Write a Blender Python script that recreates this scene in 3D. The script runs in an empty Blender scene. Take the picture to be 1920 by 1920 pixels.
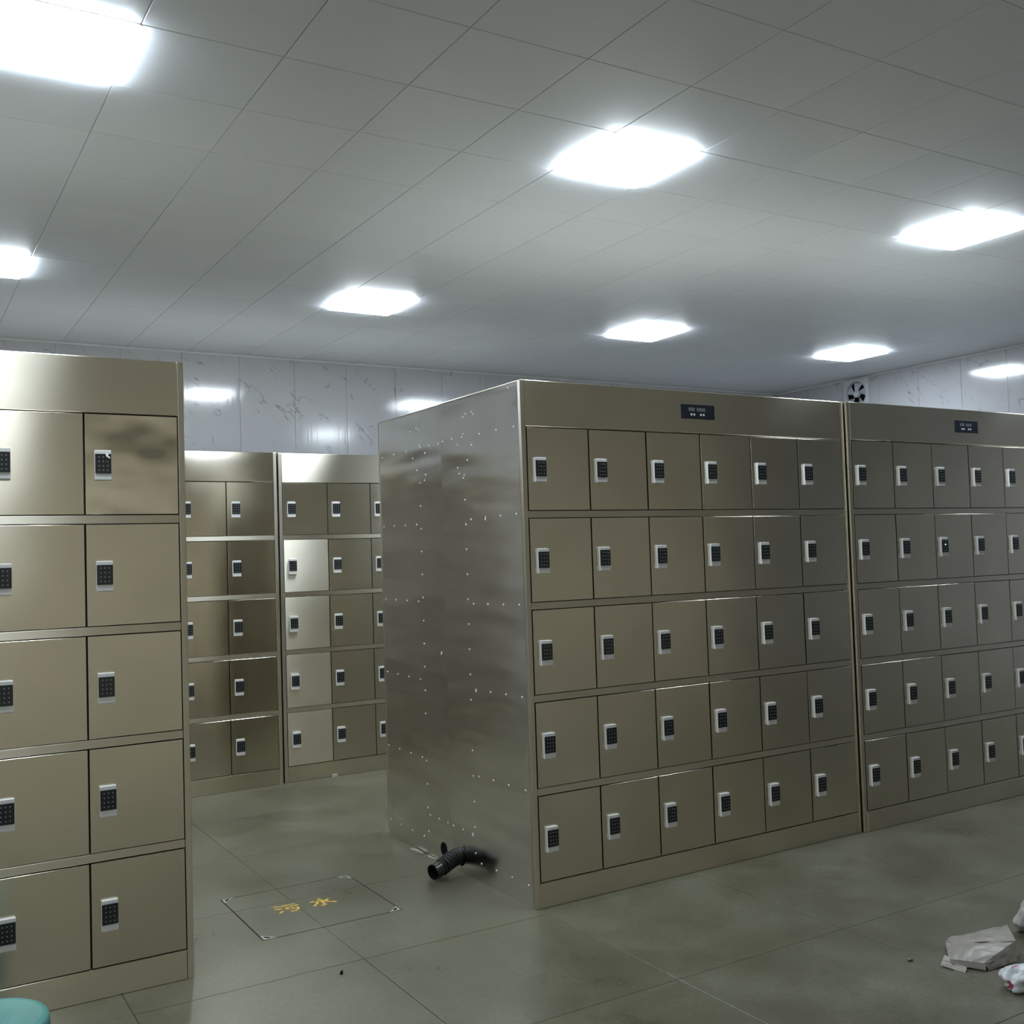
import bpy, bmesh, math, random
from mathutils import Vector, Matrix, noise
random.seed(7)
S = bpy.context.scene
COL = S.collection
PI = math.pi

# ------------------------------------------------------------------ camera
CAM = Vector((-2.0943, -3.3732, 1.3267))
YAW, PITCH, ROLL, FPX = 0.5444, 0.0419, -0.0318, 1961.04
cy, sy, cp, sp = math.cos(YAW), math.sin(YAW), math.cos(PITCH), math.sin(PITCH)
fw = Vector((sy*cp, cy*cp, sp)); rt = Vector((cy, -sy, 0)); up = rt.cross(fw)
cr, sr = math.cos(ROLL), math.sin(ROLL)
r2 = cr*rt + sr*up; u2 = -sr*rt + cr*up
cd = bpy.data.cameras.new('camera'); cam = bpy.data.objects.new('camera', cd); COL.objects.link(cam)
cd.sensor_width = 36; cd.sensor_fit = 'HORIZONTAL'; cd.lens = FPX/1920*36; cd.clip_start = .05
M = Matrix.Identity(4)
for i in range(3):
    M[i][0] = r2[i]; M[i][1] = u2[i]; M[i][2] = -fw[i]; M[i][3] = CAM[i]
cam.matrix_world = M
S.camera = cam

# ------------------------------------------------------------------ world, exposure
w = bpy.data.worlds.new('world'); S.world = w; w.use_nodes = True
w.node_tree.nodes['Background'].inputs[0].default_value = (.02, .02, .02, 1)
w.node_tree.nodes['Background'].inputs[1].default_value = 0.0
S.view_settings.view_transform = 'Standard'; S.view_settings.look = 'None'
S.view_settings.gamma = 1; S.view_settings.use_curve_mapping = False
S.view_settings.exposure = 0.0
LAMP_POWER = 61.0
LAMP_COLOR = (.81, .92, 1.0)
S.cycles.use_light_tree = False; S.cycles.max_bounces = 7; S.cycles.diffuse_bounces = 4; S.cycles.glossy_bounces = 4; S.cycles.transparent_max_bounces = 4
S.cycles.use_adaptive_sampling = True; S.cycles.adaptive_threshold = .03
S.cycles.caustics_reflective = True; S.cycles.blur_glossy = 1.0
S.cycles.sample_clamp_indirect = 6.0

# ------------------------------------------------------------------ dimensions (metres)
ZC, XW, YW = 2.8592, 5.584, 4.14          # ceiling, right wall, far wall
XL, YF = -5.45, -4.8                      # left wall, added unseen wall behind the camera
H, ZP, DH, RG, DW, ST = 2.0, 1.8195, .3235, .0267, .2896, .0214
LW, LD = 6*DW + 2*ST, .667
TP = .4164; TX0, TY0 = .2118, .8708       # ceiling tile grid

# ------------------------------------------------------------------ materials
def nt(name):
    m = bpy.data.materials.new(name); m.use_nodes = True
    n = m.node_tree.nodes; b = n['Principled BSDF']
    return m, n, m.node_tree.links, b
def plain(name, col, rough=.5, metal=0, spec=.5, emit=None, es=0):
    m, n, l, b = nt(name)
    b.inputs['Base Color'].default_value = (*col, 1); b.inputs['Roughness'].default_value = rough
    b.inputs['Metallic'].default_value = metal; b.inputs['Specular IOR Level'].default_value = spec
    if emit: b.inputs['Emission Color'].default_value = (*emit, 1); b.inputs['Emission Strength'].default_value = es
    return m
def ramp(n, pts):
    r = n.new('ShaderNodeValToRGB'); e = r.color_ramp.elements
    while len(e) < len(pts): e.new(.5)
    for i, (p, c) in enumerate(pts): e[i].position = p; e[i].color = c if len(c) == 4 else (*c, 1)
    return r
def steel(name, col, rough, aniso, wave, scale, stretch=(1, 1, 1), tang=(0, 0, 1)):
    """brushed stainless sheet: the brushing runs level, so reflections smear upright; the sheet is not quite flat"""
    m = bpy.data.materials.new(name); m.use_nodes = True
    n, l = m.node_tree.nodes, m.node_tree.links
    n.remove(n['Principled BSDF'])
    b = n.new('ShaderNodeBsdfAnisotropic'); b.distribution = 'BECKMANN'
    l.new(b.outputs[0], n['Material Output'].inputs[0])
    tc = n.new('ShaderNodeTexCoord'); oi = n.new('ShaderNodeObjectInfo')
    ad = n.new('ShaderNodeVectorMath'); ad.operation = 'ADD'
    ml = n.new('ShaderNodeVectorMath'); ml.operation = 'SCALE'; ml.inputs[3].default_value = 37.0
    cmb = n.new('ShaderNodeCombineXYZ')
    for k in range(3): l.new(oi.outputs['Random'], cmb.inputs[k])
    l.new(cmb.outputs[0], ml.inputs[0]); l.new(tc.outputs['Object'], ad.inputs[0]); l.new(ml.outputs[0], ad.inputs[1])
    st = n.new('ShaderNodeVectorMath'); st.operation = 'MULTIPLY'; st.inputs[1].default_value = stretch
    l.new(ad.outputs[0], st.inputs[0])
    nz = n.new('ShaderNodeTexNoise'); nz.inputs['Scale'].default_value = scale; nz.inputs['Detail'].default_value = .6
    l.new(st.outputs[0], nz.inputs['Vector'])
    bp = n.new('ShaderNodeBump'); bp.inputs['Strength'].default_value = 1; bp.inputs['Distance'].default_value = wave
    l.new(nz.outputs['Fac'], bp.inputs['Height']); l.new(bp.outputs[0], b.inputs['Normal'])
    n3 = n.new('ShaderNodeTexNoise'); n3.inputs['Scale'].default_value = 3; n3.inputs['Detail'].default_value = 2
    l.new(ad.outputs[0], n3.inputs['Vector'])
    rp = ramp(n, [(.3, tuple(c*.95 for c in col)), (.7, tuple(min(1, c*1.05) for c in col))])
    l.new(n3.outputs['Fac'], rp.inputs[0]); l.new(rp.outputs[0], b.inputs['Color'])
    b.inputs['Roughness'].default_value = rough; b.inputs['Anisotropy'].default_value = -aniso
    tv = n.new('ShaderNodeCombineXYZ')
    for k in range(3): tv.inputs[k].default_value = tang[k]
    l.new(tv.outputs[0], b.inputs['Tangent'])
    return m
SC = (.655, .612, .517)
M_DOOR = steel('brushed_steel_door', SC, .265, .50, .0022, 2.6)
M_WARP = steel('dented_steel_door', SC, .13, .2, .012, 6, (1, 1, 1.5))
M_SATIN = steel('satin_steel_door', SC, .50, .55, .0022, 2.6)
M_HEADS = steel('satin_steel_header', SC, .41, .60, .0028, 2.2)
M_HEAD = steel('brushed_steel_header', SC, .32, .58, .0028, 2.2)
M_POL = steel('polished_steel_door', SC, .20, .40, .0022, 2.6)
M_FRAME = steel('brushed_steel_frame', (.65, .605, .52), .36, .5, .0015, 4)
M_SIDE = steel('rolled_steel_side', (.74, .72, .675), .225, .2, .009, 2.3, (1, .9, 4.0))
M_TOP = steel('steel_top', SC, .32, 0, .002, 3, tang=(1, 0, 0))
M_DARK = plain('gap_shade_black', (.012, .012, .011), .7)  # near-black colour stands in for shade inside the lockers
M_LOCK = plain('grey_lock_plastic', (.60, .60, .60), .38)
M_KEY = plain('black_keypad', (.012, .014, .017), .22)
M_BTN = plain('keypad_button_print', (.16, .17, .18), .5)
M_LED = plain('green_led', (.1, .9, .4), .4, emit=(.25, 1, .5), es=6)
M_DISP = plain('black_display_glass', (.012, .016, .024), .12)
M_WIN = plain('display_window', (.10, .11, .13), .25)
M_RING = plain('display_button', (.55, .57, .6), .4)
M_RIVET = plain('bright_rivet', (.9, .9, .9), .35, metal=.6)
M_HOSE = plain('black_hose_rubber', (.008, .011, .012), .32)
M_FANP = plain('white_fan_plastic', (.44, .46, .49), .4)
M_FAND = plain('grey_fan_blade', (.34, .36, .39), .45)
M_BLK = plain('hole_shade_and_black', (.008, .008, .009), 1.0, spec=0)  # black colour stands in for shade in openings; tray and crumb share it
M_TEAL = None

def floor_mat():
    m, n, l, b = nt('olive_grey_floor_tile')
    g = n.new('ShaderNodeNewGeometry'); oi = n.new('ShaderNodeObjectInfo')
    n1 = n.new('ShaderNodeTexNoise'); n1.inputs['Scale'].default_value = 2.2; n1.inputs['Detail'].default_value = 6; n1.inputs['Roughness'].default_value = .62
    l.new(g.outputs['Position'], n1.inputs['Vector'])
    r1 = ramp(n, [(.32, (.070, .067, .043)), (.5, (.093, .089, .060)), (.7, (.120, .116, .083))])
    l.new(n1.outputs['Fac'], r1.inputs[0])
    n2 = n.new('ShaderNodeTexNoise'); n2.inputs['Scale'].default_value = 55; n2.inputs['Detail'].default_value = 5
    l.new(g.outputs['Position'], n2.inputs['Vector'])
    r2_ = ramp(n, [(.35, (.86, .86, .86)), (.65, (1.1, 1.1, 1.1))]); l.new(n2.outputs['Fac'], r2_.inputs[0])
    mx = n.new('ShaderNodeMix'); mx.data_type = 'RGBA'; mx.blend_type = 'MULTIPLY'; mx.inputs[0].default_value = 1
    l.new(r1.outputs[0], mx.inputs[6]); l.new(r2_.outputs[0], mx.inputs[7])
    # dark scuffs
    n3 = n.new('ShaderNodeTexNoise'); n3.inputs['Scale'].default_value = 6.5; n3.inputs['Detail'].default_value = 8; n3.inputs['Roughness'].default_value = .7
    l.new(g.outputs['Position'], n3.inputs['Vector'])
    r3 = ramp(n, [(.27, (.62, .62, .6)), (.38, (1, 1, 1))]); l.new(n3.outputs['Fac'], r3.inputs[0])
    mx2 = n.new('ShaderNodeMix'); mx2.data_type = 'RGBA'; mx2.blend_type = 'MULTIPLY'; mx2.inputs[0].default_value = 1
    l.new(mx.outputs[2], mx2.inputs[6]); l.new(r3.outputs[0], mx2.inputs[7])
    hv = n.new('ShaderNodeHueSaturation'); mr = n.new('ShaderNodeMapRange'); mr.inputs[3].default_value = .95; mr.inputs[4].default_value = 1.05
    l.new(oi.outputs['Random'], mr.inputs[0]); l.new(mr.outputs[0], hv.inputs['Value']); l.new(mx2.outputs[2], hv.inputs['Color'])
    l.new(hv.outputs[0], b.inputs['Base Color'])
    rr = n.new('ShaderNodeMapRange'); rr.inputs[1].default_value = .3; rr.inputs[2].default_value = .7; rr.inputs[3].default_value = .26; rr.inputs[4].default_value = .36
    l.new(n1.outputs['Fac'], rr.inputs[0]); l.new(rr.outputs[0], b.inputs['Roughness'])
    b.inputs['Specular IOR Level'].default_value = .6
    return m
M_FLOOR = floor_mat()
M_GROUT = plain('floor_grout', (.06, .06, .048), .8)
def marble(name, horiz, ang):
    """white pvc marble panel with thin grey diagonal veins; horiz 0: wall runs along x, 1: along y"""
    m, n, l, b = nt(name)
    g = n.new('ShaderNodeNewGeometry'); sx = n.new('ShaderNodeSeparateXYZ'); l.new(g.outputs['Position'], sx.inputs[0])
    cb = n.new('ShaderNodeCombineXYZ'); l.new(sx.outputs[horiz], cb.inputs[0]); l.new(sx.outputs[2], cb.inputs[1])
    mp0 = n.new('ShaderNodeMapping'); mp0.inputs['Rotation'].default_value = (0, 0, math.radians(ang)); l.new(cb.outputs[0], mp0.inputs[0])
    mp = n.new('ShaderNodeMapping'); mp.inputs['Scale'].default_value = (1.0, 3.0, 1); l.new(mp0.outputs[0], mp.inputs[0])
    n1 = n.new('ShaderNodeTexNoise'); n1.noise_dimensions = '2D'; n1.inputs['Scale'].default_value = 2.2; n1.inputs['Detail'].default_value = 5; n1.inputs['Roughness'].default_value = .45; n1.inputs['Distortion'].default_value = .25
    l.new(mp.outputs[0], n1.inputs['Vector'])
    r1 = ramp(n, [(.484, (0, 0, 0)), (.5, (1, 1, 1)), (.508, (0, 0, 0))]); l.new(n1.outputs['Fac'], r1.inputs[0])
    n2 = n.new('ShaderNodeTexNoise'); n2.noise_dimensions = '2D'; n2.inputs['Scale'].default_value = 5; n2.inputs['Detail'].default_value = 2
    l.new(cb.outputs[0], n2.inputs['Vector'])
    r2_ = ramp(n, [(.46, (0, 0, 0)), (.62, (1, 1, 1))]); l.new(n2.outputs['Fac'], r2_.inputs[0])
    mu = n.new('ShaderNodeMath'); mu.operation = 'MULTIPLY'; l.new(r1.outputs[0], mu.inputs[0]); l.new(r2_.outputs[0], mu.inputs[1])
    n4 = n.new('ShaderNodeTexNoise'); n4.inputs['Scale'].default_value = 1.7; l.new(cb.outputs[0], n4.inputs['Vector'])
    r4 = ramp(n, [(.3, (.375, .375, .395)), (.7, (.42, .42, .44))]); l.new(n4.outputs['Fac'], r4.inputs[0])
    mx = n.new('ShaderNodeMix'); mx.data_type = 'RGBA'; l.new(mu.outputs[0], mx.inputs[0]); l.new(r4.outputs[0], mx.inputs[6]); mx.inputs[7].default_value = (.20, .20, .215, 1)
    l.new(mx.outputs[2], b.inputs['Base Color'])
    # hollow-rib ripple of the pvc board
    mp2 = n.new('ShaderNodeMapping'); mp2.inputs['Scale'].default_value = (60, .6, 1); l.new(cb.outputs[0], mp2.inputs[0])
    n3 = n.new('ShaderNodeTexNoise'); n3.noise_dimensions = '2D'; n3.inputs['Scale'].default_value = 1; l.new(mp2.outputs[0], n3.inputs['Vector'])
    bp = n.new('ShaderNodeBump'); bp.inputs['Distance'].default_value = .00022; l.new(n3.outputs['Fac'], bp.inputs['Height']); l.new(bp.outputs[0], b.inputs['Normal'])
    b.inputs['Roughness'].default_value = .11; b.inputs['Specular IOR Level'].default_value = .6
    return m
M_WALLX = marble('marble_panel_far_wall', 0, 46)
M_WALLY = marble('marble_panel_side_wall', 1, -52)
M_WBACK = plain('wall_joint', (.30, .30, .31), .6)
M_PAINT = plain('unseen_wall_tan', (.86, .77, .61), .6)  # unseen walls; pale tan picked to brighten what the steel mirrors
def ceil_mat():
    m, n, l, b = nt('white_aluminium_ceiling_tile')
    oi = n.new('ShaderNodeObjectInfo'); rp = ramp(n, [(0, (.765, .795, .85)), (1, (.80, .83, .88))]); l.new(oi.outputs['Random'], rp.inputs[0]); l.new(rp.outputs[0], b.inputs['Base Color'])
    b.inputs['Roughness'].default_value = .42; b.inputs['Specular IOR Level'].default_value = .55
    return m
M_CEIL = ceil_mat()
M_CGAP = plain('ceiling_gap', (.42, .42, .42), .8)
M_LAMP = plain('lamp_diffuser', (.9, .9, .9), .5, emit=LAMP_COLOR, es=LAMP_POWER)
M_LFRAME = plain('white_lamp_frame', (.75, .76, .76), .35)
M_TRIM = plain('white_cornice_trim', (.62, .63, .65), .35)

# ------------------------------------------------------------------ mesh helpers
class MB:
    def __init__(s): s.v = []; s.f = []; s.sm = []; s.mi = []
    def add(s, vs, fs, smooth=False, mi=0):
        o = len(s.v); s.v += [tuple(v) for v in vs]
        for f in fs: s.f.append(tuple(o+i for i in f)); s.sm.append(smooth); s.mi.append(mi)
        return s
    def box(s, a, b, mi=0):
        x0, y0, z0 = a; x1, y1, z1 = b
        vs = [(x0,y0,z0),(x1,y0,z0),(x1,y1,z0),(x0,y1,z0),(x0,y0,z1),(x1,y0,z1),(x1,y1,z1),(x0,y1,z1)]
        return s.add(vs, [(0,3,2,1),(4,5,6,7),(0,1,5,4),(1,2,6,5),(2,3,7,6),(3,0,4,7)], mi=mi)
    def mesh(s, name, mats):
        me = bpy.data.meshes.new(name); me.from_pydata(s.v, [], s.f)
        me.polygons.foreach_set('use_smooth', s.sm); me.polygons.foreach_set('material_index', s.mi)
        for m in (mats if isinstance(mats, (list, tuple)) else [mats]): me.materials.append(m)
        me.update(); return me
    def obj(s, name, mats, parent=None, loc=None): return link(name, s.mesh(name, mats), parent, loc)
def link(name, data, parent=None, loc=None, rot=None):
    o = bpy.data.objects.new(name, data); COL.objects.link(o)
    if parent: o.parent = parent
    if loc is not None: o.location = loc
    if rot is not None: o.rotation_euler = rot
    return o
def thing(name, label, cat, loc=(0, 0, 0), rot=(0, 0, 0), group=None):
    o = link(name, None, loc=loc, rot=rot); return tag(o, label, cat, group)
def tag(o, label, cat, group=None):
    o['label'] = label; o['category'] = cat
    if group: o['group'] = group
    return o
def struct(o): o['kind'] = 'structure'; return o
def bevel_box(a, b, r, seg=2):
    bm = bmesh.new(); bmesh.ops.create_cube(bm, size=1)
    for v in bm.verts:
        v.co = Vector(((a[i]+b[i])/2 + v.co[i]*(b[i]-a[i]) for i in range(3)))
    bmesh.ops.bevel(bm, geom=bm.edges[:], offset=r, segments=seg, affect='EDGES', profile=.6)
    return bm
def bm_mesh(bm, name, mat, smooth=False):
    me = bpy.data.meshes.new(name); bm.to_mesh(me); bm.free()
    for p in me.polygons: p.use_smooth = smooth
    for m in (mat if isinstance(mat, (list, tuple)) else [mat]): me.materials.append(m)
    return me
def sheet_front(mb, x0, x1, z0, z1, yf, t, bev, nx, nz, bow):
    """folded sheet-metal panel facing -y: gridded front with a shallow bow, chamfered rim, returned edges"""
    def P(i, k):
        u, v = i/nx, k/nz
        return (x0+bev+(x1-x0-2*bev)*u, yf+bow(u, v), z0+bev+(z1-z0-2*bev)*v)
    vs = [P(i, k) for k in range(nz+1) for i in range(nx+1)]
    fs = [(k*(nx+1)+i, k*(nx+1)+i+1, (k+1)*(nx+1)+i+1, (k+1)*(nx+1)+i) for k in range(nz) for i in range(nx)]
    mb.add(vs, fs, smooth=True)
    a = [(x0+bev, yf, z0+bev), (x1-bev, yf, z0+bev), (x1-bev, yf, z1-bev), (x0+bev, yf, z1-bev)]
    c = [(x0, yf+bev, z0), (x1, yf+bev, z0), (x1, yf+bev, z1), (x0, yf+bev, z1)]
    d = [(x, yf+t, z) for x, _, z in c]
    mb.add(a+c+d, [(i, 4+i, 4+(i+1) % 4, (i+1) % 4) for i in range(4)] + [(4+i, 8+i, 8+(i+1) % 4, 4+(i+1) % 4) for i in range(4)] + [(8, 11, 10, 9)])
def bowf(seed, amp, edge=.0):
    def f(u, v):
        e = 16*u*(1-u)*v*(1-v)
        return amp*e*noise.noise(Vector((u*1.5+seed*3.7, v*1.5+seed*1.3, seed*.77))) - amp*.5*e
    return f

# ------------------------------------------------------------------ room shell
fl = struct(link('floor', MB().box((XL, YF, -.08), (XW, YW, -.004)).mesh('floor', M_GROUT)))
FP = .736; FX0, FY0 = -.7195, -.058        # floor tile joints
CVX0, CVX1, CVY0, CVY1 = -.9465, -.4055, .309, .8505   # access cover
tile_me = None
gj = .0009
i0, i1 = math.floor((XL-FX0)/FP), math.ceil((XW-FX0)/FP); j0, j1 = math.floor((YF-FY0)/FP), math.ceil((YW-FY0)/FP)
def cham_tile(x0, x1, y0, y1, zt, zb, c, down=False):
    s = -1 if down else 1
    a = [(x0+c,y0+c,zt),(x1-c,y0+c,zt),(x1-c,y1-c,zt),(x0+c,y1-c,zt)]
    b = [(x0,y0,zt-s*c),(x1,y0,zt-s*c),(x1,y1,zt-s*c),(x0,y1,zt-s*c)]
    d = [(x0,y0,zb),(x1,y0,zb),(x1,y1,zb),(x0,y1,zb)]
    f = [(0,1,2,3)] + [(4+i,4+(i+1)%4,(i+1)%4,i) for i in range(4)] + [(8+i,8+(i+1)%4,4+(i+1)%4,4+i) for i in range(4)]
    if down: f = [tuple(reversed(q)) for q in f]
    return MB().add(a+b+d, f)
full_tile = cham_tile(gj, FP-gj, gj, FP-gj, 0, -.006, .0008).mesh('floor_tile', M_FLOOR)
for i in range(i0, i1):
    for j in range(j0, j1):
        x0, x1 = FX0+i*FP, FX0+(i+1)*FP; y0, y1 = FY0+j*FP, FY0+(j+1)*FP
        inter = x0 < CVX1 and x1 > CVX0 and y0 < CVY1 and y1 > CVY0
        edge = x0 < XL or x1 > XW or y0 < YF or y1 > YW
        if inter:      # L-shaped cut around the access cover
            left = x1 <= FX0+1e-6; low = y1 <= FY0+FP+1e-6
            X = CVX0 if left else CVX1; Y = CVY0 if low else CVY1
            ax, bx = (x0+gj, x1-gj) if left else (x1-gj, x0+gj)
            ay, by = (y0+gj, y1-gj) if low else (y1-gj, y0+gj)
            pts = [(ax, ay), (bx, ay), (bx, Y), (X, Y), (X, by), (ax, by)]
            if (left and not low) or (low and not left): pts.reverse()
            mb = MB(); nn = 6
            mb.add([(x, y, 0) for x, y in pts]+[(x, y, -.006) for x, y in pts], [tuple(range(6))]+[(nn+q, nn+(q+1) % 6, (q+1) % 6, q) for q in range(6)])
            mb.obj('floor_tile', M_FLOOR, fl)
        elif edge:
            cham_tile(max(x0, XL)+gj, min(x1, XW)-gj, max(y0, YF)+gj, min(y1, YW)-gj, 0, -.006, .0008).obj('floor_tile', M_FLOOR, fl)
        else:
            link('floor_tile', full_tile, fl, (x0, y0, 0))

ce = struct(link('ceiling', MB().box((XL, YF, ZC+.004), (XW, YW, ZC+.09)).mesh('ceiling', M_CGAP)))
cg = .0013
ctile = cham_tile(cg, TP-cg, cg, TP-cg, 0, .0045, .0012, True).mesh('ceiling_tile', M_CEIL)
LIGHT_CELLS = [(k, r) for r in (-3, 3) for k in (-10, -5, 0, 5, 10)] + [(-5, -9)]  # near-row light at far right is unseen, added to brighten the lockers
rest = MB()
for i in range(math.floor((XL-TX0)/TP), math.ceil((XW-TX0)/TP)):
    for j in range(math.floor((YF-TY0)/TP), math.ceil((YW-TY0)/TP)):
        x0, y0 = TX0+i*TP, TY0+j*TP
        if (i, j) in LIGHT_CELLS: continue
        xa, xb, ya, yb = max(x0, XL), min(x0+TP, XW), max(y0, YF), min(y0+TP, YW)
        if xb-xa < .02 or yb-ya < .02: continue
        whole = xb-xa > TP-.001 and yb-ya > TP-.001
        if x0 > -2.3 and y0 > -1.9:
            if whole: t = link('ceiling_tile', ctile, ce, (x0, y0, ZC))
            else: t = cham_tile(xa+cg, xb-cg, ya+cg, yb-cg, ZC, ZC+.0045, .0012, True).obj('ceiling_tile', M_CEIL, ce)
        else:
            q = cham_tile(xa+cg, xb-cg, ya+cg, yb-cg, ZC, ZC+.0045, .0012, True); rest.add(q.v, q.f)
ro = rest.obj('outer_ceiling_tiles', M_CEIL, ce); ro['kind'] = 'stuff'

PW = .4148
def wall(name, mat, axis, pos, a0, a1, seam, sign):
    """backing slab with upright pvc boards; sign: side the boards face"""
    bk = MB()
    if axis == 0: bk.box((a0, pos+.001*(-sign), 0), (a1, pos+.1*(-sign), ZC+.09)) if sign < 0 else bk.box((a0, pos-.1, 0), (a1, pos-.001, ZC+.09))
    else: bk.box((pos+.001, a0, 0), (pos+.1, a1, ZC+.09)) if sign < 0 else bk.box((pos-.1, a0, 0), (pos-.001, a1, ZC+.09))
    o = struct(link(name, bk.mesh(name, M_WBACK)))
    n = math.floor((a0-seam)/PW)
    rnd = random.Random(name)
    while seam+n*PW < a1-.01:
        p, q = max(a0, seam+n*PW)+.0012, min(a1, seam+(n+1)*PW)-.0012; n += 1
        if q-p < .03: continue
        mb = MB(); N = 8; tilt = rnd.uniform(-.001, .001); bw = rnd.uniform(.0002, .0008)
        prof = [(p+(q-p)*t/N, -.004-bw*4*(t/N)*(1-t/N)-tilt*(t/N-.5)) for t in range(N+1)]
        vs = []
        for z in (0.0, ZC): vs += [(a, pos + (d if sign < 0 else -d), z) if axis == 0 else (pos + (d if sign < 0 else -d), a, z) for a, d in prof]
        k = len(prof); fs = [(t, t+1, k+t+1, k+t) for t in range(k-1)]
        if (axis == 0) != (sign < 0): fs = [tuple(reversed(f)) for f in fs]
        mb.add(vs, fs, smooth=True)
        for t in (0, k-1):           # returned edges into the joint
            A_, B_ = Vector(vs[t]), Vector(vs[k+t]); off = Vector((0, .003, 0)) if axis == 0 else Vector((.003, 0, 0))
            mb.add([A_, B_, B_+off, A_+off], [(0, 1, 2, 3)])
        mb.obj('wall_panel', mat, o)
    return o
wall('wall_back', M_WALLX, 0, YW, XL, XW, .163, -1)
wall('wall_right', M_WALLY, 1, XW, YF, YW, 1.641, -1)
struct(link('wall_left', MB().box((XL-.1, YF, 0), (XL, YW, ZC+.09)).mesh('wall_left', M_PAINT)))
struct(link('wall_front_added', MB().box((XL, YF-.1, 0), (XW, YF, ZC+.09)).mesh('wall_front_added', M_PAINT)))  # unseen wall added behind the camera for the steel to reflect
t1 = MB().add([(XL, YW-.004, ZC-.014), (XW, YW-.004, ZC-.014), (XW, YW-.016, ZC-.002), (XL, YW-.016, ZC-.002), (XL, YW-.004, ZC-.002), (XW, YW-.004, ZC-.002)], [(0,1,2,3),(3,2,5,4),(4,5,1,0)])
struct(t1.obj('trim_1', M_TRIM))
t2 = MB().add([(XW-.004, YF, ZC-.014), (XW-.004, YW, ZC-.014), (XW-.016, YW, ZC-.002), (XW-.016, YF, ZC-.002), (XW-.004, YF, ZC-.002), (XW-.004, YW, ZC-.002)], [(3,2,1,0),(4,5,2,3),(0,1,5,4)])
struct(t2.obj('trim_2', M_TRIM))

# ------------------------------------------------------------------ ceiling lights
def rounded_rect(hw, r, n=3):
    p = []
    for cx, cyy, a in ((hw-r, hw-r, 0), (-hw+r, hw-r, 90), (-hw+r, -hw+r, 180), (hw-r, -hw+r, 270)):
        for k in range(n+1):
            t = math.radians(a+90*k/n); p.append((cx+r*math.cos(t), cyy+r*math.sin(t)))
    return p
def make_light():
    fr = MB(); o = rounded_rect(TP/2+.003, .012); i = rounded_rect(TP/2-.006, .014); n = len(o)
    vs = [(x, y, .004) for x, y in o]+[(x, y, -.0015) for x, y in o]+[(x, y, -.003) for x, y in i]+[(x, y, .002) for x, y in i]
    fs = []
    for a in range(3): fs += [(a*n+k, a*n+(k+1) % n, (a+1)*n+(k+1) % n, (a+1)*n+k) for k in range(n)]
    fr.add(vs, [tuple(reversed(f)) for f in fs])
    df = MB(); rings = [(TP/2-.007, -.001, .016), (TP/2-.007, -.013, .016), (TP/2-.011, -.0168, .018), (.02, -.0175, .01)]
    vs = []; fs = []
    for hw, z, r in rings: vs += [(x, y, z) for x, y in rounded_rect(hw, r)]
    for a in range(len(rings)-1): fs += [(a*n+k, a*n+(k+1) % n, (a+1)*n+(k+1) % n, (a+1)*n+k) for k in range(n)]
    fs.append(tuple(range((len(rings)-1)*n, len(rings)*n)))
    df.add(vs, [tuple(reversed(f)) for f in fs], smooth=True)
    return fr.mesh('lamp_frame', M_LFRAME), df.mesh('lamp_diffuser', M_LAMP)
LF, LDI = make_light()
LIGHT_LABELS = {
    (-5, -9): 'square ceiling light above the camera, out of the picture',
    (-10, -3): 'glowing square ceiling light left of the picture, in the near row',
    (-5, -3): 'large glaring square ceiling light cut off by the top left corner',
    (0, -3): 'big bright square ceiling light in the upper middle, in front of the central lockers',
    (5, -3): 'bright square ceiling light at the right edge of the picture, near row',
    (10, -3): 'added, unseen square ceiling light beyond the right picture edge, near row',
    (-10, 3): 'glowing square ceiling light left of the picture, in the far row',
    (-5, 3): 'square ceiling light cut by the left edge above the nearest locker bank',
    (0, 3): 'square ceiling light over the aisle, left of the central bank\'s top corner',
    (5, 3): 'small square ceiling light above the display of the central locker bank',
    (10, 3): 'smallest square ceiling light, beside the exhaust fan on the right wall'}
for k, r in LIGHT_CELLS:
    t = thing('ceiling_light', LIGHT_LABELS[(k, r)], 'ceiling light', (TX0+(k+.5)*TP, TY0+(r+.5)*TP, ZC), group='square ceiling lights')
    link('lamp_frame', LF, t); link('lamp_diffuser', LDI, t)

# ------------------------------------------------------------------ lockers
def ztop(r): return ZP - r*(DH+RG)
DG = .0029                                   # half gap around a door
door_meshes = []
for sd in range(6):
    mb = MB(); sheet_front(mb, DG, DW-DG, DG, DH-DG, -.0018, .016, .0004, 8, 8, bowf(sd+1, .0009)); door_meshes.append(mb.mesh('door', M_DOOR))
mb = MB(); sheet_front(mb, DG, DW-DG, DG, DH-DG, -.0018, .016, .0006, 10, 10, bowf(11, .0012)); warp_door = mb.mesh('door', M_WARP)
mb = MB(); sheet_front(mb, DG, DW-DG, DG, DH-DG, -.0018, .016, .0004, 8, 8, bowf(14, .0009)); satin_door = mb.mesh('door', M_SATIN)
mb = MB(); sheet_front(mb, DG, DW-DG, DG, DH-DG, -.0018, .016, .0004, 8, 8, bowf(17, .0009)); polished_door = mb.mesh('door', M_POL)
LKX, LKW, LKH = .0545, .0490, .0950
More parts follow.
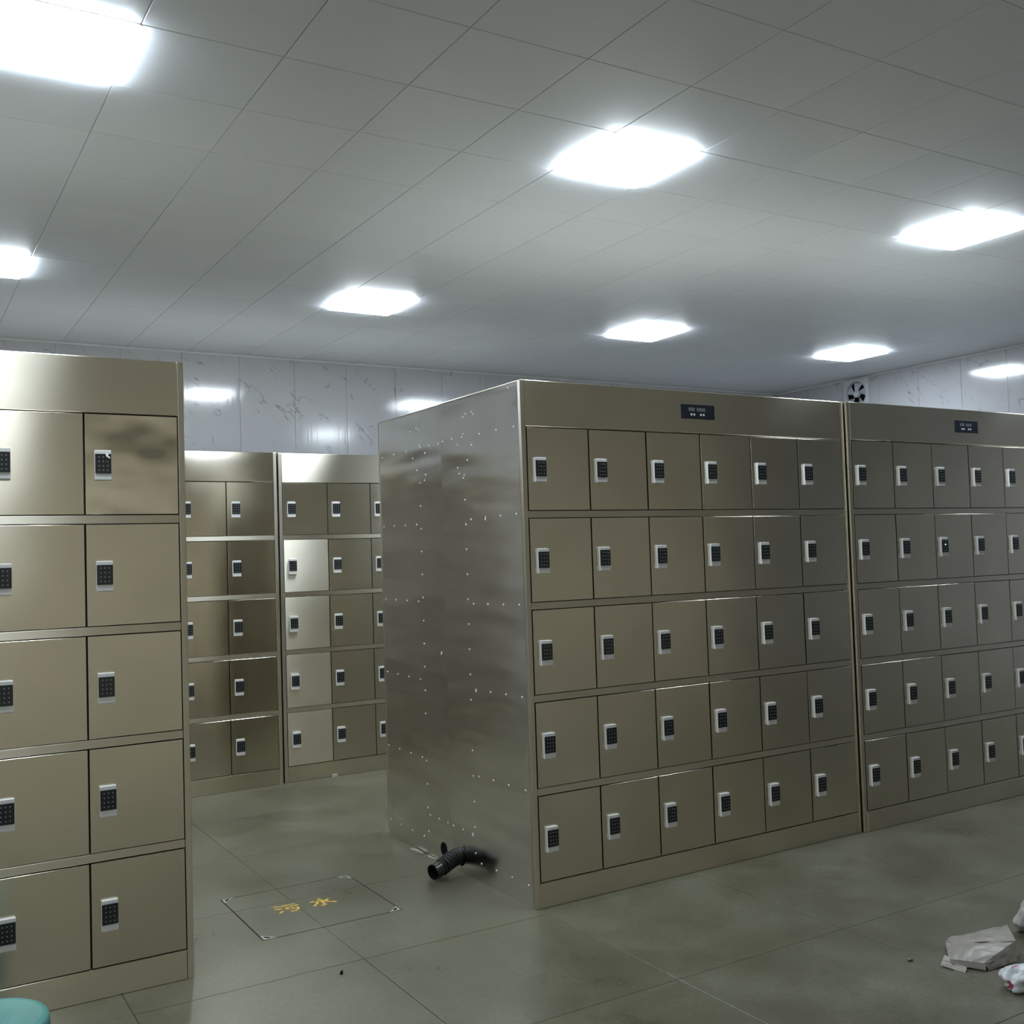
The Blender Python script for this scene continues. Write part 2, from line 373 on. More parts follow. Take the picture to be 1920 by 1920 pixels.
def lock_meshes():
    bm = bevel_box((-LKW/2, -.0135, -LKH/2), (LKW/2, -.0015, LKH/2), .0022, 2)
    body = bm_mesh(bm, 'lock_body', M_LOCK)
    def keypad(lit):
        mb = MB(); mb.box((-LKW/2+.0004, -.0160, -.0265), (LKW/2-.0010, -.0125, .0355))
        for a in range(3):
            for b_ in range(4):
                cx, cz = (a-1)*.0125-.0003, .0255-b_*.0140
                on = lit and a == 1 and b_ == 1
                rr = .0024 if not on else .003
                ring = [(cx+rr*math.cos(2*PI*q/6), -.0168, cz+rr*math.sin(2*PI*q/6)) for q in range(6)]
                base = [(x, -.0158, z) for x, _, z in ring]
                mb.add(ring+base, [tuple(range(6))]+[(q, 6+q, 6+(q+1) % 6, (q+1) % 6) for q in range(6)], mi=2 if on else 1)
        return mb.mesh('keypad', [M_KEY, M_BTN, M_LED])
    return body, keypad(False), keypad(True)
LOCK, KEYPAD, KEYPAD_LIT = lock_meshes()
def mk(a, b, name, mat): return MB().box(a, b).mesh(name, mat)
T = .0012
side_me = {}
def side_mesh(xo, sgn, d0, d1):
    """side sheet with a slight outward bow, small return at the front"""
    mb = MB(); ny, nz = 10, 18; vs = []
    for k in range(nz+1):
        for j in range(ny+1): vs.append((xo, d0+(d1-d0)*j/ny, (H-.001)*k/nz))
    fs = [(k*(ny+1)+j, k*(ny+1)+j+1, (k+1)*(ny+1)+j+1, (k+1)*(ny+1)+j) for k in range(nz) for j in range(ny)]
    if sgn < 0: fs = [tuple(reversed(f)) for f in fs]
    mb.add(vs, fs, smooth=True)
    xi = xo-sgn*.0015
    mb.add([(xi, y, z) for _, y, z in vs], [tuple(reversed(f)) for f in fs])
    a, b_ = [(xo, d0, 0), (xo, d1, 0), (xo, d1, H-.001), (xo, d0, H-.001)], [(xi, d0, 0), (xi, d1, 0), (xi, d1, H-.001), (xi, d0, H-.001)]
    mb.add(a+b_, [(i, (i+1) % 4, 4+(i+1) % 4, 4+i) for i in range(4)])
    return mb.mesh('side_panel', M_SIDE)
SIDE_L = side_mesh(0, -1, .0203, LD); SIDE_R = side_mesh(LW, 1, .0203, LD)
STILE = bm_mesh(bevel_box((0, 0, 0), (ST-.0008, .02, H), .0018, 2), 'stile', M_FRAME)
zr = ztop(0)-DH
RAIL = bm_mesh(bevel_box((ST, .0012, 0), (LW-ST, .02, RG), .0015, 2), 'rail', M_FRAME)
headers = []
for sd in range(5):
    mb = MB(); sheet_front(mb, ST, LW-ST, ZP+.0015, H, -.0005, .02, .002, 40, 6, bowf(sd+21, .0022)); headers.append(mb.mesh('header_panel', M_HEADS if sd == 3 else M_POL if sd == 4 else M_HEAD))
mb = MB(); sheet_front(mb, ST, LW-ST, 0, ztop(4)-DH-.0015, -.0005, .02, .002, 30, 3, bowf(31, .001)); PLINTH = mb.mesh('plinth', M_HEAD)
INNER = mk((ST, .021, .002), (LW-ST, .024, H-.003), 'gap_shade_sheet', M_DARK)  # dark sheet painted in as the shade behind the door gaps
TOPP = bm_mesh(bevel_box((-.0006, .0205, H-.0075), (LW+.0006, LD, H+.0004), .0028, 3), 'top_panel', M_TOP, True)
BACKP = mk((.002, LD-.002, .001), (LW-.002, LD, H-.004), 'back_panel', M_SIDE)
DISP = bm_mesh(bevel_box((-.0935, -.0040, -.031), (.0935, .0005, .031), .001, 1), 'display_panel', M_DISP)
WIN1 = mk((-.052, -.0046, .002), (-.018, -.0035, .017), 'display_window', M_WIN)
WIN2 = mk((-.006, -.0046, .002), (.042, -.0035, .017), 'display_window', M_WIN)
def disc(r, y0, y1, n=12):
    mb = MB(); a = [(r*math.cos(2*PI*q/n), y0, r*math.sin(2*PI*q/n)) for q in range(n)]; b_ = [(x, y1, z) for x, _, z in a]
    mb.add(a+b_, [tuple(range(n))]+[(q, n+q, n+(q+1) % n, (q+1) % n) for q in range(n)]); return mb
DBTN = disc(.0052, -.0047, -.0035).mesh('display_button', M_RING)
rnd = random.Random(5)
def locker(label, loc, rot=0, warp=(), lit=(), satin=(), polished=False, cols=range(6), hdr=0):
    t = thing('locker_bank', label, 'locker', loc, (0, 0, rot), 'stainless steel locker banks')
    for nme, me, off in (('side_panel', SIDE_L, None), ('side_panel', SIDE_R, None), ('stile', STILE, (0, 0, 0)), ('stile', STILE, (LW-ST+.0008, 0, 0)),
                         ('header_panel', headers[hdr], None), ('plinth', PLINTH, None), ('gap_shade_sheet', INNER, None), ('top_panel', TOPP, None), ('back_panel', BACKP, None)):
        link(nme, me, t, off)
    for r in range(4): link('rail', RAIL, t, (0, 0, ztop(r+1)))
    for r in range(5):
        for c in cols:
            me = warp_door if (r, c) in warp else satin_door if (r, c) in satin else polished_door if polished else door_meshes[rnd.randrange(6)]
            d = link('door', me, t, (ST+c*DW, 0, ztop(r)-DH))
            d.rotation_euler = (rnd.uniform(-.0022, .0022), 0, rnd.uniform(-.003, .003))
            b_ = link('lock_body', LOCK, d, (LKX, 0, DH/2-.004))
            link('keypad', KEYPAD_LIT if (r, c) in lit else KEYPAD, d, (LKX, 0, DH/2-.004))
    dp = link('display_panel', DISP, t, (LW/2-.005, 0, 1.9125))
    link('display_window', WIN1, dp); link('display_window', WIN2, dp)
    for x in (-.0370, -.0215, .0155, .0310): link('display_button', DBTN, dp, (x, 0, -.012))
    return t
AX = -1.2325-LW
lkA = locker('nearest stainless steel locker bank, cut off by the left picture edge', (AX, .1203, 0), warp=((0, 5),), hdr=1)
lkB = locker('central stainless steel locker bank facing the camera, riveted side panel towards the aisle', (0, 0, 0), hdr=0)
lkB2 = locker('stainless steel locker bank standing back to back behind the central one, only its side shows', (LW+.0008, 2*LD+.0015, -.0012), rot=PI, hdr=2)
lkC = locker('stainless steel locker bank at the right, joined to the central one by a dark gap', (1.787, -.016, 0), lit=((1, 2),), hdr=2)
lkD = locker('stainless steel locker bank on the far wall, behind the nearest bank\'s edge', (-.0263-LW, 2.7922, 0), polished=True, hdr=4)
lkE = locker('stainless steel locker bank on the far wall, half hidden by the central bank', (-.0098, 2.8087, 0), satin=((1, 0), (2, 0), (3, 0), (4, 0)), hdr=3)

stk = [(.010, .036), (.016, .037), (.0185, .033), (.0165, .0295), (.0215, .0265), (.0235, .0245), (.0225, .0215), (.0195, .0215), (.0165, .0255), (.0125, .0265)]  # outline of an irregular white patch on the keypad
wd = [o for o in lkA.children if o.data is warp_door][0]
mb = MB(); n_ = len(stk); mb.add([(LKX+x-.0035, -.0186, DH/2-.004+z) for x, z in stk]+[(LKX+x-.0035, -.0160, DH/2-.004+z) for x, z in stk], [tuple(reversed(range(n_)))]+[(q, (q+1) % n_, n_+(q+1) % n_, n_+q) for q in range(n_)])
sk_ = mb.obj('white_patch', plain('keypad_patch_white', (.95, .95, .95), .4), wd); sk_['label'] = 'irregular white patch on the keypad'

# rivets on the aisle side of the central double bank
RIV = [(0.439,1.925),(0.385,1.927),(0.373,1.915),(0.461,1.914),(0.973,1.913),(0.909,1.922),(0.882,1.911),(0.462,1.843),(0.473,1.832),(0.326,1.828),(0.189,1.828),(0.056,1.824),(0.564,1.833),(0.65,1.832),(0.696,1.828),(0.518,1.804),(0.392,1.79),(0.783,1.83),(0.883,1.841),(0.873,1.83),(1.02,1.826),(0.827,1.8),(1.157,1.826),(1.289,1.824),(0.951,1.788),(0.432,1.731),(0.518,1.706),(0.91,1.729),(0.824,1.703),(0.506,1.68),(0.463,1.671),(0.471,1.66),(0.836,1.678),(0.884,1.67),(0.462,1.567),(0.884,1.565),(0.055,1.487),(0.175,1.486),(0.294,1.485),(0.296,1.477),(0.415,1.483),(0.46,1.464),(1.29,1.488),(1.171,1.487),(1.049,1.484),(0.929,1.483),(0.884,1.462),(0.089,1.98),(0.886,1.359),(0.461,1.36),(0.886,1.256),(0.46,1.256),(1.291,1.138),(1.174,1.136),(1.052,1.135),(0.932,1.134),(0.885,1.152),(0.461,1.152),(0.415,1.134),(0.296,1.136),(0.174,1.137),(0.054,1.139),(0.885,1.048),(0.461,1.049),(0.886,0.945),(0.461,0.945),(0.717,0.916),(0.719,0.909),(0.888,0.841),(0.46,0.841),(1.295,0.787),(1.175,0.786),(1.055,0.784),(0.934,0.782),(0.889,0.736),(0.415,0.782),(0.417,0.775),(0.296,0.784),(0.175,0.786),(0.055,0.787),(0.461,0.736),(0.891,0.632),(1.3,0.435),(1.178,0.434),(1.057,0.432),(0.937,0.43),(0.896,0.421),(0.893,0.318),(0.461,0.527),(0.46,0.423),(0.414,0.428),(0.294,0.433),(0.175,0.434),(0.052,0.435),(0.459,0.318),(0.894,0.213),(0.873,0.184),(0.787,0.184),(0.704,0.184),(0.651,0.182),(0.565,0.183),(0.46,0.214),(0.482,0.183),(0.479,0.177),(0.893,0.109),(0.94,0.078),(1.062,0.079),(1.183,0.08),(1.302,0.082),(0.46,0.108),(0.413,0.076),(0.292,0.078),(0.172,0.08),(0.05,0.08)]
def rivets(pts, parent):
    mb = MB(); n = 8
    for y, z in pts:
        vs = []; fs = []
        for r, x in ((.0042, 0), (.0038, -.0013), (.0022, -.0026)): vs += [(x, y+r*math.cos(2*PI*q/n), z+r*math.sin(2*PI*q/n)) for q in range(n)]
        vs.append((-.003, y, z))
        for a in range(2): fs += [(a*n+(q+1) % n, a*n+q, (a+1)*n+q, (a+1)*n+(q+1) % n) for q in range(n)]
        fs += [(2*n+(q+1) % n, 2*n+q, 3*n) for q in range(n)]
        mb.add(vs, [tuple(reversed(f)) for f in fs], smooth=True)
    o = mb.obj('rivets', M_RIVET, parent); o['kind'] = 'stuff'; return o
rivets([p for p in RIV if p[0] < LD], lkB)
rv = rivets([p for p in RIV if p[0] >= LD], lkB2)
rv.location = (LW, 2*LD+.0015, .0012); rv.rotation_euler = (0, 0, -PI)
# edge strips of the two side sheets (seam and front corner)
def xdisc(name, r, y, z, x0, x1, mat, parent, n=24):
    mb = MB(); a = [(x0, y+r*math.cos(2*PI*q/n), z+r*math.sin(2*PI*q/n)) for q in range(n)]; b_ = [(x1, yy, zz) for _, yy, zz in a]
    mb.add(a+b_, [tuple(reversed(range(n)))]+[(q, (q+1) % n, n+(q+1) % n, n+q) for q in range(n)])
    o = mb.obj(name, mat, parent); return o
g = xdisc('cable_hole_shade', .030, .748, .061, -.0012, .02, M_BLK, lkB2)  # flat black disc on the sheet instead of a shaded hole
g.location = (LW, 2*LD+.0015, .0012); g.rotation_euler = (0, 0, -PI); g['label'] = 'black disc for the shade in a round cable hole'
h2 = xdisc('hose_hole_shade', .036, .592, .062, -.0012, .02, M_BLK, lkB); h2['label'] = 'black disc for the shaded opening behind the drain hose'

# ------------------------------------------------------------------ drain hose
def bez(p0, p1, p2, p3, t): return p0*(1-t)**3+p1*3*t*(1-t)**2+p2*3*t*t*(1-t)+p3*t**3
hp = [Vector((.0, .60, .066)), Vector((-.05, .592, .070)), Vector((-.085, .575, .042)), Vector((-.152, .556, .0345))]
def tube(name, t0, t1, n, rad, mat, parent, seg=28, caps=False):
    vs = []; fs = []
    for i in range(n+1):
        t = t0+(t1-t0)*i/n; p = bez(*hp, t); d = (bez(*hp, min(1, t+.01))-bez(*hp, max(0, t-.01))).normalized()
        a = d.cross(Vector((0, 0, 1))).normalized(); b_ = a.cross(d); r = rad(i/n)
        vs += [p+a*r*math.cos(2*PI*q/seg)+b_*r*math.sin(2*PI*q/seg) for q in range(seg)]
    for i in range(n): fs += [(i*seg+q, i*seg+(q+1) % seg, (i+1)*seg+(q+1) % seg, (i+1)*seg+q) for q in range(seg)]
    mb = MB(); mb.add(vs, fs, smooth=True); return mb.obj(name, mat, parent)
hs = thing('drain_hose', 'short black corrugated drain hose lying on the floor from the central locker\'s side', 'hose')
NR = 8
tube('corrugated_tube', .0, .80, NR*14, lambda u: .0275+.0085*(max(0, math.sin(u*NR*2*PI))**.4), M_HOSE, hs)
ce_ = tube('cuff', .79, 1.0, 10, lambda u: .0325 if u < .93 else .0316, M_HOSE, hs)
# inner wall and rim of the open end
tube('cuff_lining', 1.0, .6, 8, lambda u: .0314-.003*min(1, u*6), M_BLK, hs)

# ------------------------------------------------------------------ access cover in the floor
M_CMET = plain('brushed_cover_corner', (.34, .34, .30), .45, metal=.2)
def paint_mat():
    m, n, l, b = nt('worn_yellow_paint')
    b.inputs['Base Color'].default_value = (.56, .36, .055, 1); b.inputs['Roughness'].default_value = .7
    g_ = n.new('ShaderNodeNewGeometry'); nz = n.new('ShaderNodeTexNoise'); nz.inputs['Scale'].default_value = 60; nz.inputs['Detail'].default_value = 5
    l.new(g_.outputs['Position'], nz.inputs['Vector'])
    rp = ramp(n, [(.38, (0, 0, 0)), (.52, (1, 1, 1))]); l.new(nz.outputs['Fac'], rp.inputs[0]); l.new(rp.outputs[0], b.inputs['Alpha'])
    return m
M_YEL = paint_mat()
cvx, cvy = (CVX0+CVX1)/2, (CVY0+CVY1)/2
cv = thing('access_cover', 'square tiled floor access cover with yellow characters and metal corners', 'manhole cover', (0, 0, 0))
gp = .0046
SX, SY = FX0, .676
MB().box((CVX0+.0004, CVY0+.0004, -.0039), (CVX1-.0004, CVY1-.0004, -.0028)).obj('cover_tray', M_BLK, cv)
CT = .052       # metal corner leg
X0, X1, Y0, Y1 = CVX0+gp, CVX1-gp, CVY0+gp, CVY1-gp
for (xa, xb, ya, yb, corner) in ((X0, SX-gj, Y0, SY-gj, 0), (SX+gj, X1, Y0, SY-gj, 1), (SX+gj, X1, SY+gj, Y1, 2), (X0, SX-gj, SY+gj, Y1, 3)):
    P4 = [(xa, ya), (xb, ya), (xb, yb), (xa, yb)]
    pts = []
    for k, p in enumerate(P4):
        if k == corner:
            q, r = P4[k-1], P4[(k+1) % 4]
            for o_ in (q, r):
                d = Vector(o_)-Vector(p); d = d.normalized()*CT; pts.append((p[0]+d.x, p[1]+d.y))
        else: pts.append(p)
    n = len(pts); mb = MB()
    mb.add([(x, y, .0002) for x, y in pts]+[(x, y, -.003) for x, y in pts], [tuple(range(n))]+[(n+q, n+(q+1) % n, (q+1) % n, q) for q in range(n)])
    mb.obj('cover_tile', M_FLOOR, cv)
for px, py, sx_, sy_ in ((X0, Y0, 1, 1), (X1, Y0, -1, 1), (X1, Y1, -1, -1), (X0, Y1, 1, -1)):
    e = .0035
    tri = [(px, py), (px+sx_*(CT-e), py), (px, py+sy_*(CT-e))]
    if sx_*sy_ < 0: tri = [tri[0], tri[2], tri[1]]
    mb = MB(); mb.add([(x, y, .0009) for x, y in tri]+[(x, y, -.003) for x, y in tri], [(0, 1, 2), (3, 4, 1, 0), (4, 5, 2, 1), (5, 3, 0, 2)])
    pl = mb.obj('corner_plate', M_CMET, cv)
    c0 = Vector((px+sx_*.0165, py+sy_*.0165)); dx = Vector((sx_, -sy_)).normalized()*.0115; dy = Vector((sx_, sy_)).normalized()*.0050
    q4 = [c0-dx-dy, c0+dx-dy, c0+dx+dy, c0-dx+dy]
    mb = MB(); mb.add([(p.x, p.y, .0012) for p in q4], [(0, 1, 2, 3)]); s_ = mb.obj('key_slot', M_BLK, pl)
def glyph(ch, x, y, size, rot):
    cu = bpy.data.curves.new('glyph', 'FONT'); cu.body = ch; cu.size = size; cu.align_x = 'CENTER'; cu.align_y = 'CENTER'; cu.extrude = .0002; cu.offset = size*.022
    tmp = bpy.data.objects.new('glyph', cu); COL.objects.link(tmp)
    dg = bpy.context.evaluated_depsgraph_get(); me = bpy.data.meshes.new_from_object(tmp.evaluated_get(dg)); bpy.data.objects.remove(tmp)
    me.materials.clear(); me.materials.append(M_YEL)
    return link('painted_character', me, cv, (x, y, .0006), (0, 0, rot))
glyph('\u6c61', -.760, .582, .105, 0)
glyph('\u6c34', -.622, .578, .105, 0)

# ------------------------------------------------------------------ exhaust fan on the right wall
fan = thing('exhaust_fan', 'white square exhaust fan high on the right wall behind the lockers', 'fan', (XW-.0055, 3.116, 2.700), (0, 0, 0))
FS = .130
fan.scale = (1.09, 1.09, 1.09)
def yz_ring(name, pts_outer, pts_inner, x0, x1, mat, parent):
    n = len(pts_outer); vs = [(x0, y, z) for y, z in pts_outer]+[(x0, y, z) for y, z in pts_inner]+[(x1, y, z) for y, z in pts_inner]+[(x1, y, z) for y, z in pts_outer]
    fs = []
    for a in range(4): fs += [(a*n+k, a*n+(k+1) % n, ((a+1) % 4)*n+(k+1) % n, ((a+1) % 4)*n+k) for k in range(n)]
    return MB().add(vs, fs).obj(name, mat, parent)
N = 40
sq = []
for k in range(N):
    a = 2*PI*k/N; c_, s_ = math.cos(a), math.sin(a); m_ = max(abs(c_), abs(s_)); sq.append((FS*c_/m_, FS*s_/m_))
circ = lambda r: [(r*math.cos(2*PI*k/N), r*math.sin(2*PI*k/N)) for k in range(N)]
yz_ring('fan_frame', sq, circ(.108), -.028, 0, M_FANP, fan)
yz_ring('fan_shroud', circ(.1085), circ(.105), -.036, -.002, M_FANP, fan)
bd = MB(); bd.add([(-.0012, y, z) for y, z in circ(.107)], [tuple(range(N))]); bd.obj('fan_opening', M_BLK, fan)
hb = MB(); vs = []; hn = 20
for r, x in ((.027, -.006), (.027, -.030), (.022, -.036), (.006, -.038)): vs += [(x, r*math.cos(2*PI*q/hn), r*math.sin(2*PI*q/hn)) for q in range(hn)]
hb.add(vs, [(a*hn+q, a*hn+(q+1) % hn, (a+1)*hn+(q+1) % hn, (a+1)*hn+q) for a in range(3) for q in range(hn)]+[tuple(range(3*hn, 4*hn))], smooth=False); hb.obj('hub', M_FANP, fan)
bl = MB(); vs = []; NR_, NA = 6, 6
for i in range(NR_+1):
    r = .024+(.098-.024)*i/NR_; w_ = math.radians(30+ 14*i/NR_); sk = math.radians(16*i/NR_)
    for j in range(NA+1):
        t = j/NA-.5; a = sk+w_*t*1.0; vs.append((-.018+t*.024*(1-.3*i/NR_), r*math.cos(a), r*math.sin(a)))
bl.add(vs, [(i*(NA+1)+j, i*(NA+1)+j+1, (i+1)*(NA+1)+j+1, (i+1)*(NA+1)+j) for i in range(NR_) for j in range(NA)], smooth=True)
blade = bl.mesh('blade', M_FAND)
for k in range(5): link('blade', blade, fan, None, (2*PI*(k+.22)/5, 0, 0))

# ------------------------------------------------------------------ turquoise stool
def teal_mat():
    m, n, l, b = nt('turquoise_plastic')
    tc = n.new('ShaderNodeTexCoord'); nz = n.new('ShaderNodeTexNoise'); nz.inputs['Scale'].default_value = 9; nz.inputs['Detail'].default_value = 5
    l.new(tc.outputs['Object'], nz.inputs['Vector'])
    rp = ramp(n, [(.3, (.055, .20, .19)), (.6, (.085, .25, .235)), (.8, (.17, .31, .285))]); l.new(nz.outputs['Fac'], rp.inputs[0]); l.new(rp.outputs[0], b.inputs['Base Color'])
    b.inputs['Roughness'].default_value = .38
    return m
M_TEAL = teal_mat()
SR, SH = .153, .2
stl = thing('plastic_stool', 'small round turquoise plastic stool at the bottom left corner', 'stool', (-1.879, -.374, 0))
prof = [(0, SH-.006), (.080, SH-.006), (.112, SH-.005), (.132, SH-.001), (.143, SH), (.149, SH-.003), (SR, SH-.010), (SR+.002, SH-.034), (SR-.002, SH-.034), (SR-.004, SH-.012)]
seg = 64; vs = []; fs = []
for r, z in prof: vs += [(max(r, 1e-4)*math.cos(2*PI*q/seg), max(r, 1e-4)*math.sin(2*PI*q/seg), z) for q in range(seg)]
for a in range(len(prof)-1): fs += [(a*seg+q, (a+1)*seg+q, (a+1)*seg+(q+1) % seg, a*seg+(q+1) % seg) for q in range(seg)]
MB().add(vs, fs, smooth=True).obj('seat', M_TEAL, stl)
dm = MB()
for iy in range(-9, 10):
    for ix in range(-9, 10):
        x, y = ix*.0085+(iy % 2)*.00425, iy*.0075
        if math.hypot(x, y) > .066: continue
        vs = [(x+.0028*math.cos(q*PI/3), y+.0028*math.sin(q*PI/3), SH-.006) for q in range(6)]+[(x, y, SH-.0038)]
        dm.add(vs, [(q, (q+1) % 6, 6) for q in range(6)], smooth=True)
kn = dm.obj('grip_dots', M_TEAL, stl); kn['kind'] = 'stuff'
kb = MB(); vs = [(.024+.0045*math.cos(q*PI/4), .088+.0045*math.sin(q*PI/4), SH-.0062) for q in range(8)]+[(.024, .088, SH-.002)]
kb.add(vs, [(q, (q+1) % 8, 8) for q in range(8)], smooth=True); kb.obj('moulding_knob', M_TEAL, stl)
for k in range(4):
    a = PI/4+k*PI/2; mb = MB(); vs = []
    for r, z, w_ in ((.142, SH-.012, .036), (.158, .0, .024)):
        for t, rr in ((-1, 0), (1, 0), (1, -.006), (-1, -.006)):
            d = Vector((math.cos(a), math.sin(a))); p = Vector((-d.y, d.x)); q = d*(r+rr)+p*w_*t; vs.append((q.x, q.y, z))
    mb.add(vs, [(0, 1, 5, 4), (1, 2, 6, 5), (2, 3, 7, 6), (3, 0, 4, 7), (4, 5, 6, 7), (3, 2, 1, 0)]); mb.obj('leg', M_TEAL, stl)

# ------------------------------------------------------------------ discarded packaging on the floor
def film_mat(name, c0, c1, rough, red=False):
    m, n, l, b = nt(name)
    tc = n.new('ShaderNodeTexCoord'); nz = n.new('ShaderNodeTexNoise'); nz.inputs['Scale'].default_value = 14; nz.inputs['Detail'].default_value = 4
    l.new(tc.outputs['Object'], nz.inputs['Vector']); rp = ramp(n, [(.3, c0), (.7, c1)]); l.new(nz.outputs['Fac'], rp.inputs[0])
    out = rp.outputs[0]
    if red:
        mp = n.new('ShaderNodeMapping'); mp.inputs['Scale'].default_value = (1, 3, 3); mp.inputs['Rotation'].default_value = (.3, .2, .8); l.new(tc.outputs['Object'], mp.inputs[0])
        n2 = n.new('ShaderNodeTexNoise'); n2.inputs['Scale'].default_value = 16; n2.inputs['Detail'].default_value = 1; l.new(mp.outputs[0], n2.inputs['Vector'])
        r2_ = ramp(n, [(.58, (0, 0, 0)), (.61, (1, 1, 1))]); l.new(n2.outputs['Fac'], r2_.inputs[0])
        mx = n.new('ShaderNodeMix'); mx.data_type = 'RGBA'; l.new(r2_.outputs[0], mx.inputs[0]); l.new(out, mx.inputs[6]); mx.inputs[7].default_value = (.32, .05, .08, 1); out = mx.outputs[2]
    l.new(out, b.inputs['Base Color']); b.inputs['Roughness'].default_value = rough
    return m
M_FILM = film_mat('grey_beige_wrapping', (.215, .195, .175), (.275, .25, .225), .42)
M_WBAG = film_mat('white_bag_red_print', (.42, .45, .47), (.56, .58, .60), .4, True)
M_WFILM = film_mat('pale_film', (.30, .295, .28), (.46, .455, .44), .35)
def crumple(name, corners, nx, ny, amp, folds, seed, mat, bulge=0., thick=.0012, rag=.0):
    """a creased sheet spanning four 3-D corners, with real folds and thickness"""
    rr = random.Random(seed); A, B, C, D = [Vector(c) for c in corners]
    cr_ = [(rr.uniform(0, 1), rr.uniform(0, 1), rr.uniform(0, PI), rr.uniform(.5, 1)*rr.choice((-1, 1))) for _ in range(folds)]
    N_ = (B-A).cross(D-A).normalized()
    if N_.z < 0: N_ = -N_
    vs = []
    for j in range(ny+1):
        for i in range(nx+1):
            u, v = i/nx, j/ny
            if rag and (i in (0, nx) or j in (0, ny)):
                u += rr.uniform(-rag, rag); v += rr.uniform(-rag, rag)
            p = A*(1-u)*(1-v)+B*u*(1-v)+C*u*v+D*(1-u)*v
            h = sum(s*abs((u-a)*math.cos(t)+(v-b_)*math.sin(t)) for a, b_, t, s in cr_)*amp
            h += amp*.5*noise.noise(Vector((u*5+seed, v*5, seed*.3))) + bulge*16*u*(1-u)*v*(1-v)
            p = p+N_*h; p.z = max(p.z, .0016); vs.append(p)
    fs = [(j*(nx+1)+i, j*(nx+1)+i+1, (j+1)*(nx+1)+i+1, (j+1)*(nx+1)+i) for j in range(ny) for i in range(nx)]
    n0 = len(vs); mb = MB(); mb.add(vs+[v-Vector((0, 0, thick)) for v in vs], fs+[tuple(n0+k for k in reversed(f)) for f in fs])
    rim = [i for i in range(nx)]+[j*(nx+1)+nx for j in range(ny)]+[ny*(nx+1)+i for i in range(nx, 0, -1)]+[j*(nx+1) for j in range(ny, 0, -1)]
    mb.add(vs+[v-Vector((0, 0, thick)) for v in vs], [(rim[k], n0+rim[k], n0+rim[(k+1) % len(rim)], rim[(k+1) % len(rim)]) for k in range(len(rim))])
    return mb.obj(name, mat)
G = 'discarded packaging on the floor'
pk = thing('wrapping_sheet', 'stiff grey beige wrapping sheet, folded like a tent, in the litter at right', 'litter', (0, 0, 0), group=G)
def part_of(o, par, nm): o.name = nm; o.parent = par; return o
part_of(crumple('sheet', [(.760, -1.212, .026), (.822, -1.292, .024), (.985, -1.295, .062), (.885, -1.105, .030)], 14, 12, .010, 3, 3, M_FILM, bulge=.010), pk, 'top_sheet')
part_of(crumple('flap', [(.757, -1.214, .0265), (.819, -1.296, .0245), (.815, -1.300, .006), (.757, -1.222, .012)], 8, 3, .002, 1, 4, M_FILM), pk, 'front_flap')
part_of(crumple('flap', [(.822, -1.292, .024), (.985, -1.295, .062), (.960, -1.315, .010), (.828, -1.300, .002)], 10, 4, .006, 2, 6, M_FILM), pk, 'side_flap')
part_of(crumple('back', [(.985, -1.290, .055), (.885, -1.105, .026), (.985, -1.05, .004), (1.12, -1.17, .04)], 10, 8, .012, 3, 9, M_FILM, bulge=.008), pk, 'back_sheet')
tag(crumple('film_strip', [(.965, -1.092, .012), (.955, -1.112, .012), (1.085, -1.150, .030), (1.095, -1.105, .022)], 12, 4, .016, 4, 12, M_WFILM, rag=.03), 'narrow pale film strip sticking out behind the beige wrapping sheet', 'litter', G)
tag(crumple('film_scrap', [(.738, -1.196, .003), (.775, -1.185, .016), (.775, -1.262, .012), (.755, -1.270, .003)], 8, 5, .008, 3, 15, M_FILM), 'small curled beige scrap in front of the wrapping sheet', 'litter', G)
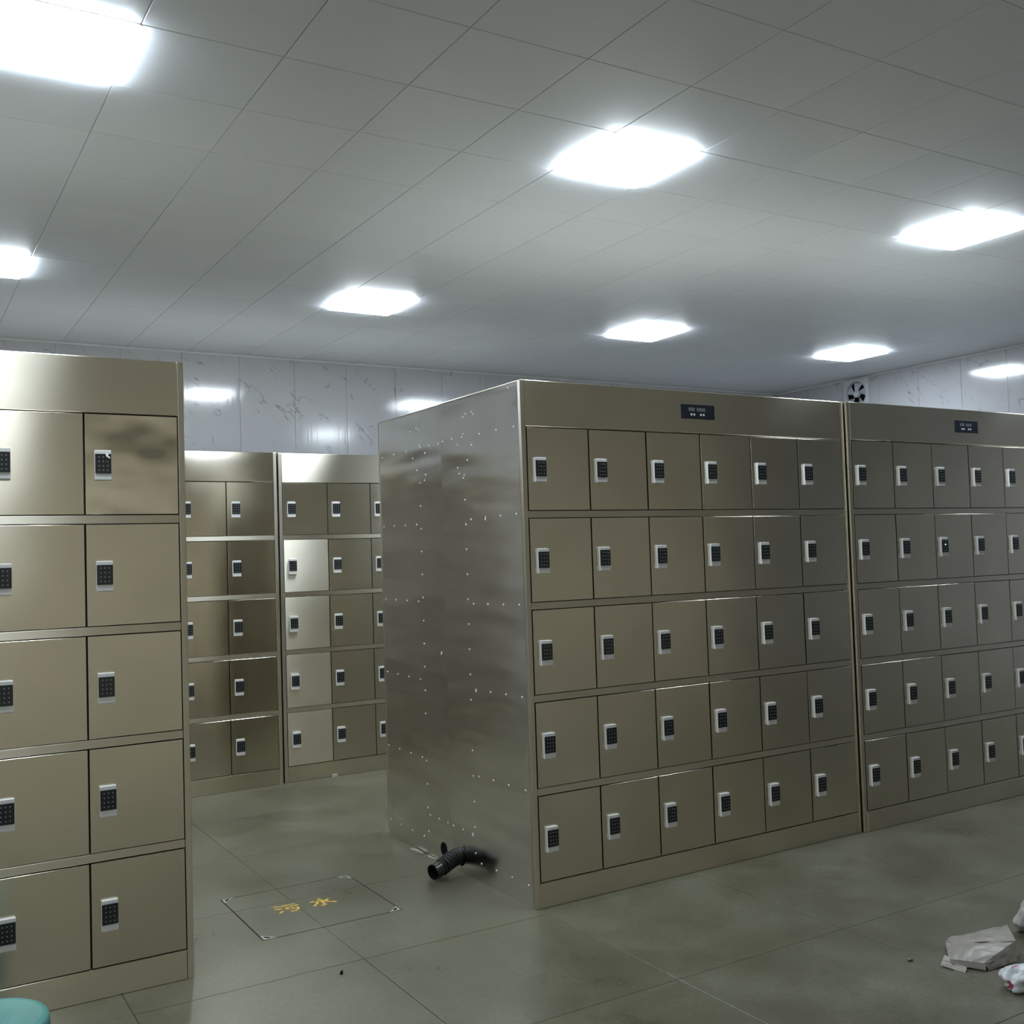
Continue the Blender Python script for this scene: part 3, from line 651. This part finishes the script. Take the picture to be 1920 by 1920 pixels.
def lump(name, c, s, seed, mat, amp=.28):
    bm = bmesh.new(); bmesh.ops.create_icosphere(bm, subdivisions=4, radius=1)
    for v in bm.verts:
        q = v.co*1.5+Vector((seed, seed*2.1, seed*.7)); d = 1+amp*(noise.noise(q*.9)*1.2-.75*abs(noise.noise(q*1.7))+.35*abs(noise.noise(q*3.1)))
        v.co = Vector((c[i]+v.co[i]*d*s[i] for i in range(3)))
        v.co.z = max(v.co.z, .002)
    me = bm_mesh(bm, name, mat, True)
    ob = link(name, me); return ob
tag(lump('plastic_bag', (.800, -1.428, .030), (.075, .045, .038), 2.0, M_WBAG), 'crumpled white plastic bag with red print, at the right edge', 'plastic bag', G)
tag(lump('wrapper_ball', (1.075, -1.392, .045), (.055, .055, .052), 4.0, M_WFILM), 'pale crumpled wrapper between beige sheet and white bag', 'litter', G)
tag(lump('film_wad', (1.235, -1.195, .05), (.065, .055, .055), 6.5, M_WFILM, .4), 'pale torn film wad at the back of the litter', 'litter', G)

# small scraps
M_CHIP = plain('brown_chip', (.10, .085, .06), .7)
M_TAPE = plain('pale_tape', (.27, .27, .23), .5)
def scrap(name, pts, z, mat, label, cat='litter'):
    n = len(pts); rr = random.Random(label)
    top = [(x, y, z+rr.uniform(0, .004)) for x, y in pts]; mb = MB()
    mb.add(top+[(x, y, .0003) for x, y in pts], [tuple(range(n))]+[(n+q, n+(q+1) % n, (q+1) % n, q) for q in range(n)])
    return tag(mb.obj(name, mat), label, cat, 'scraps on the floor')
scrap('tape_scrap', [(-.004, 1.00), (-.012, 1.04), (-.030, 1.035), (-.022, .97), (-.012, .93), (-.004, .94)], .003, M_TAPE, 'pale torn tape strip on the floor along the riveted side panel')
scrap('tape_scrap', [(-.003, .885), (-.012, .895), (-.016, .86), (-.006, .80), (-.002, .79)], .003, M_TAPE, 'short pale tape scrap beside the drain hose, against the side panel')
scrap('film_crumb', [(.285, 2.792), (.315, 2.796), (.325, 2.803), (.300, 2.805), (.283, 2.80)], .012, M_WFILM, 'tiny white crumb at the foot of the far lockers')
scrap('wood_chip', [(.690, -1.112), (.705, -1.118), (.712, -1.110), (.697, -1.104)], .005, M_CHIP, 'small brown chip lying left of the beige wrapping sheet')
scrap('dark_crumb', [(-.836, -.137), (-.828, -.140), (-.820, -.122), (-.826, -.120)], .004, M_BLK, 'tiny black crumb on the floor in front of the access cover')
